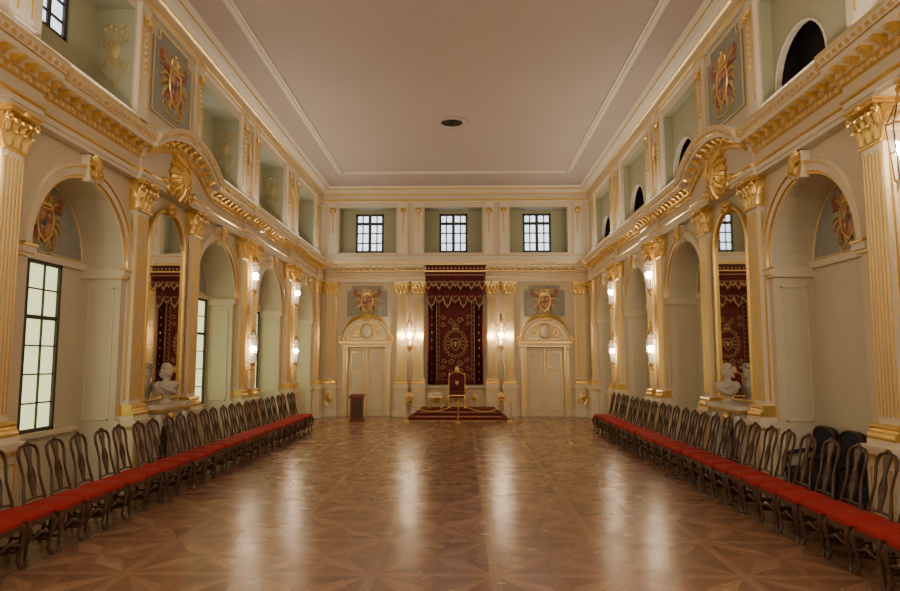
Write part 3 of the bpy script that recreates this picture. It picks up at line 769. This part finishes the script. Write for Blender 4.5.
# ---------------------------------------------------------------- dais, throne, stool, lectern
r=root('throne_dais','three-step dais covered in red carpet with gilt edging','dais',(.12,0,0))
for i,(y0,hw_) in enumerate(((21.65,1.62),(21.98,1.45),(22.3,1.28))):
    mb=MB(); z0,z1=i*.12,(i+1)*.12
    mb.prism([(y0+.02,z0),(D-.32,z0),(D-.32,z1),(y0+.01,z1),(y0-.015,z1-.02),(y0-.01,z1-.035),(y0+.02,z1-.045)],'x',-hw_,hw_,redc)
    mb.box(-hw_,hw_,y0+.005,y0+.02,z0+.005,z0+.02,goldp)
    mb.obj('step',r,smooth=False)
DZ=.36
r=root('throne','gilded throne with crimson back and crown crest on the dais','throne',(.08,22.75,DZ),sc=(.97,.95,.96))
mb=MB(); mb.box(-.31,.31,-.28,.26,.43,.47,gold)
mb.box(-.29,.29,-.26,.24,.36,.43,redv)
mb.obj('seat_frame',r)
mb=MB(); mb.loft([[(.28*a*max(-1,min(1,1.35*math.cos(t))),-.01+.25*a*max(-1,min(1,1.35*math.sin(t))),z) for t in [2*pi*i/20 for i in range(20)]] for a,z in ((1,.47),(1,.53),(.9,.57),(.5,.585))],redv); mb.obj('seat',r)
mb=MB(); pts=[(-.27,.48),(-.29,.9),(-.28,1.12)]+[(-.28+.28*(1-math.cos(pi*i/12)),1.12+.14*math.sin(pi*i/12)) for i in range(1,12)]+[(.28,1.12),(.29,.9),(.27,.48)]
mb.tube([(p[0],.25,p[1]) for p in pts],.019,gold,8,True)
cartouche(mb,0,1.31,.18,.14,.22,gold)
mb.box(-.07,.07,.2,.26,1.38,1.41,gold)
for k in range(5): mb.tube([(-.06+.03*k,.22,1.41),((-.06+.03*k)*.6,.22,1.49)],.008,gold,5)
for sg_ in (-1,1): mb.ell((sg_*.29,.25,1.2),(.025,.025,.04),gold)
mb.obj('backrest_frame',r)
mb=MB(); mb.prism(pts,'y',.235,.27,redv); mb.prism([(-.06,.95),(.06,.95),(.06,.86),(0,.80),(-.06,.86)],'y',.222,.24,silver); mb.obj('backrest_panel',r)
for sg_ in (-1,1):
    mb=MB(); mb.tube([(sg_*.3,.24,.78),(sg_*.32,0,.74),(sg_*.33,-.22,.72),(sg_*.33,-.28,.67)],[.018,.02,.022,.016],gold,8); mb.tube([(sg_*.3,-.2,.46),(sg_*.34,-.16,.6),(sg_*.33,-.2,.72)],[.018,.016,.016],gold,8); mb.obj('armrest',r)
for sx in (-1,1):
    for sy in (-1,1):
        mb=MB(); mb.tube([(sx*.27,sy*.23,.43),(sx*.31,sy*.26,.32),(sx*.27,sy*.23,.12),(sx*.29,sy*.25,.03),(sx*.29,sy*.25,0)],[.035,.038,.020,.026,.03],gold,8); mb.obj('leg',r)
r=root('footstool','small gilt stool with pale cushion beside the throne','stool',(-.66,22.55,DZ+.002))
mb=MB(); mb.box(-.24,.24,-.18,.18,.36,.42,gold); mb.obj('frame',r)
mb=MB(); mb.loft([[(.24*a*max(-1,min(1,1.3*math.cos(t))),.18*a*max(-1,min(1,1.3*math.sin(t))),z) for t in [2*pi*i/20 for i in range(20)]] for a,z in ((1,.42),(1,.48),(.7,.52))],marble); mb.obj('cushion',r)
for sx in (-1,1):
    for sy in (-1,1):
        mb=MB(); mb.tube([(sx*.21,sy*.15,.37),(sx*.23,sy*.17,.26),(sx*.18,sy*.13,.1),(sx*.21,sy*.16,.02),(sx*.21,sy*.16,0)],[.028,.026,.015,.022,.022],gold,8); mb.obj('leg',r)
mahog=mat('mahogany',(.17,.028,.016),.4,var=.2)
r=root('lectern','small dark red wooden lectern with slanted reading top','lectern',(-3.2,21.6,0))
mb=MB(); mb.box(-.23,.23,-.19,.19,0,.05,mahog); mb.obj('base',r)
mb=MB(); mb.box(-.20,.20,-.15,.15,.05,.78,mahog); mb.box(-.15,.15,-.158,-.15,.14,.68,dwood); mb.obj('column',r,smooth=False)
mb=MB(); mb.prism([(-.19,.76),(.19,.84),(.19,.88),(-.19,.80)],'x',-.24,.24,mahog); mb.box(-.24,.24,-.21,-.18,.75,.83,mahog); mb.obj('reading_top',r,smooth=False)
def stan(loc):
    r=root('rope_stanchion','slim brass stanchion in front of the dais','stanchion',loc,group='brass stanchions')
    mb=MB(); mb.lathe([(.13,0),(.13,.015),(.06,.03),(.02,.05)],(0,0,0),gold,16); mb.obj('base',r)
    mb=MB(); mb.lathe([(.018,.04),(.018,.58),(.026,.59),(.026,.62),(.014,.63)],(0,0,0),gold,10); mb.ell((0,0,.65),(.028,.028,.028),gold,8,5); mb.obj('post',r)
SP=[(-1.55,21.42,0),(.13,21.35,0),(1.85,21.42,0)]
for p in SP: stan(p)
for a,b in zip(SP[:-1],SP[1:]):
    mb=MB(); pts=[]
    for i in range(15):
        t=i/14; pts.append((a[0]+(b[0]-a[0])*t+(.035 if i==0 else (-.035 if i==14 else 0)),a[1]+(b[1]-a[1])*t,.60-.26*math.sin(pi*t)))
    mb.tube(pts,.018,gold,6); mb.obj('barrier_rope',label='gold barrier rope hung between stanchions',cat='rope',group='barrier ropes')

# ---------------------------------------------------------------- chairs
def make_chair():
    r=root('side_chair','dark carved wooden chair with red upholstered seat and pierced back','chair',group='rows of red-seated chairs',sc=(1,1,.95))
    def bx(z): return -.2-.14*max(0,(z-.44)/.7)**1.1
    mb=MB()
    def sup(a,b,n,t): 
        c_,s_=math.cos(t),math.sin(t); return (a*abs(c_)**(2/n)*(1 if c_>=0 else -1), b*abs(s_)**(2/n)*(1 if s_>=0 else -1))
    ts=[2*pi*i/28 for i in range(28)]
    mb.loft([[(sup(.215*k,.215*k,6,t)[0]+.005,sup(.215*k,.222*k,6,t)[1],z) for t in ts] for k,z in ((1,.44),(1.02,.47),(1,.495),(.85,.515),(.45,.525))],redseat); mb.obj('seat',r,ang=50)
    mb=MB()
    ap=[(-.215,.44),(.215,.44),(.215,.38),(.16,.375),(.08,.40),(0,.365),(-.08,.40),(-.16,.375),(-.215,.38)]
    mb.prism(ap,'x',.2,.222,dwood); mb.prism(ap,'x',-.222,-.2,dwood); mb.prism(ap,'y',.2,.222,dwood); mb.prism(ap,'y',-.222,-.2,dwood)
    mb.box(-.2,.2,-.2,.2,.42,.44,dwood); mb.obj('seat_frame',r,smooth=False)
    for sx in (-1,1):
        for sy in (-1,1):
            mb=MB()
            if sx>0: mb.tube([(.195,sy*.19,.43),(.225,sy*.20,.35),(.20,sy*.19,.2),(.182,sy*.175,.08),(.21,sy*.195,.025),(.215,sy*.20,0)],[.03,.032,.018,.014,.024,.024],dwood,8)
            else: mb.tube([(-.2,sy*.18,.44),(-.205,sy*.18,.25),(-.22,sy*.18,.1),(-.245,sy*.18,0)],[.022,.018,.016,.018],dwood,8)
            mb.obj('leg',r)
    mb=MB()
    for sy in (-1,1): mb.tube([(.2,sy*.185,.17),(.1,sy*.18,.17),(0,sy*.16,.17),(-.1,sy*.18,.17),(-.21,sy*.18,.17)],[.012,.016,.020,.016,.012],dwood,7)
    mb.tube([(0,-.16,.17),(0,-.06,.17),(0,0,.17),(0,.06,.17),(0,.16,.17)],[.012,.016,.026,.016,.012],dwood,7)
    mb.tube([(.2,-.185,.24),(.21,-.08,.27),(.21,0,.30),(.21,.08,.27),(.2,.185,.24)],[.012,.016,.022,.016,.012],dwood,7)
    mb.obj('stretcher',r)
    mb=MB(); half=[(.175,.44),(.17,.55),(.145,.68),(.13,.78),(.145,.9),(.16,.99),(.15,1.07),(.105,1.115),(.055,1.125),(0,1.145)]
    pts=[(bx(z),y,z) for y,z in half]+[(bx(z),-y,z) for y,z in half[:-1][::-1]]
    rr=[.019,.017,.015,.014,.015,.017,.019,.020,.019,.024]; mb.tube(pts,rr+rr[:-1][::-1],dwood,7)
    mb.ell((bx(1.15)+.01,0,1.145),(.02,.05,.03),dwood,8,5)
    mb.tube([(bx(.53),-.17,.53),(bx(.53),0,.54),(bx(.53),.17,.53)],.013,dwood,6)
    b=mb.obj('backrest',r,ang=60)
    mb=MB(); rg=[]
    for z,w in ((.53,.04),(.58,.026),(.64,.035),(.72,.056),(.79,.060),(.86,.036),(.92,.024),(.98,.034),(1.05,.054),(1.12,.06)):
        x=bx(z); rg.append([(x-.009,-w,z),(x+.009,-w,z),(x+.009,w,z),(x-.009,w,z)])
    mb.loft(rg,dwood)
    for sg_ in (-1,1): mb.tube([(bx(.75)+.012,sg_*.02,.62),(bx(.75)+.012,sg_*.04,.76),(bx(.88)+.012,sg_*.02,.88)],.006,dwood,5)
    mb.obj('splat',b,smooth=True); return r
C0=make_chair(); first=True; XC=4.17
for side in (-1,1):
    y=4.72
    for i in range(30):
        yy=y+i*.488; j=random.uniform(-.02,.02); rz=(0 if side<0 else pi)+random.uniform(-.015,.015)
        if yy>18.8: break
        l=(side*(XC+j),yy+random.uniform(-.005,.005),0)
        if first: C0.location=l; C0.rotation_euler=(0,0,rz); first=False
        else: clone(C0,l,rz)
def make_arm():
    r=root('armchair','dark blue velvet armchair with rounded back standing in the niche','armchair',group='dark blue armchairs in the niche')
    def rr(k,yy,z): return [(.29*k*max(-1,min(1,1.3*math.cos(t))),yy+.25*k*max(-1,min(1,1.3*math.sin(t))),z) for t in [2*pi*i/20 for i in range(20)]]
    mb=MB(); mb.loft([rr(1,0,.34),rr(1.02,0,.44),rr(.95,0,.49),rr(.6,0,.51)],bluev); mb.obj('seat',r)
    mb=MB(); pts=[(-.28,.44),(-.29,.75),(-.26,.95)]+[(-.26+.26*(1-math.cos(pi*i/10)),.95+.12*math.sin(pi*i/10)) for i in range(1,10)]+[(.26,.95),(.29,.75),(.28,.44)]
    mb.prism(pts,'y',.2,.28,bluev); mb.tube([(p[0],.2,p[1]) for p in pts],.018,dwood,6); mb.obj('backrest',r)
    for sg_ in (-1,1):
        mb=MB(); mb.tube([(sg_*.28,.22,.72),(sg_*.285,0,.70),(sg_*.285,-.2,.66)],[.028,.03,.028],bluev,8); mb.tube([(sg_*.285,-.19,.66),(sg_*.27,-.15,.42)],.02,dwood,6); mb.obj('armrest',r)
        for sy in (-1,1):
            mb=MB(); mb.tube([(sg_*.25,sy*.2,.36),(sg_*.27,sy*.22,.2),(sg_*.25,sy*.2,0)],[.028,.02,.022],dwood,8); mb.obj('leg',r)
    return r
a0=make_arm(); l=(W+.20,8.06,0); a0.location=l; a0.rotation_euler=(0,0,-pi/2)
for yy in (8.72,9.38): clone(a0,(W+.20,yy,0),-pi/2)

# ---------------------------------------------------------------- lights, world, camera
w=bpy.data.worlds.new('World'); S.world=w; w.use_nodes=True
w.node_tree.nodes['Background'].inputs[0].default_value=(.7,.8,1,1); w.node_tree.nodes['Background'].inputs[1].default_value=.6
for sg_ in (-1,1):  # fill strips added out of sight on the cornice to brighten the ceiling
    for a,b in ((-4.5,9.6),(12.7,22.9)):
        la=bpy.data.lights.new('added_fill_strip','AREA'); la.shape='RECTANGLE'; la.size=.12; la.size_y=b-a; la.energy=8.5*(b-a); la.color=(1,.87,.73)
        o=bpy.data.objects.new('added_fill_strip',la); col.objects.link(o); o.location=(sg_*(W-.3),(a+b)/2,5.66); o.rotation_euler=(pi,sg_*-.6,0)
for sg_ in (-1,1):  # unseen area lights added behind the camera as frontal fill
    la=bpy.data.lights.new('hall_fill_light','AREA'); la.shape='DISK'; la.size=1.6; la.energy=175; la.color=(1,.89,.73)
    o=bpy.data.objects.new('hall_fill_light',la); col.objects.link(o); o.location=(sg_*2.6,-3.8,6.6); o.rotation_euler=(math.radians(78),0,sg_*.05)
cam=bpy.data.cameras.new('Camera'); cam.sensor_width=36; cam.lens=26; cam.clip_end=200
co=bpy.data.objects.new('Camera',cam); col.objects.link(co); co.location=(.28,0,2.0)
co.rotation_euler=(math.radians(90+5.67),0,math.radians(1.11)); S.camera=co
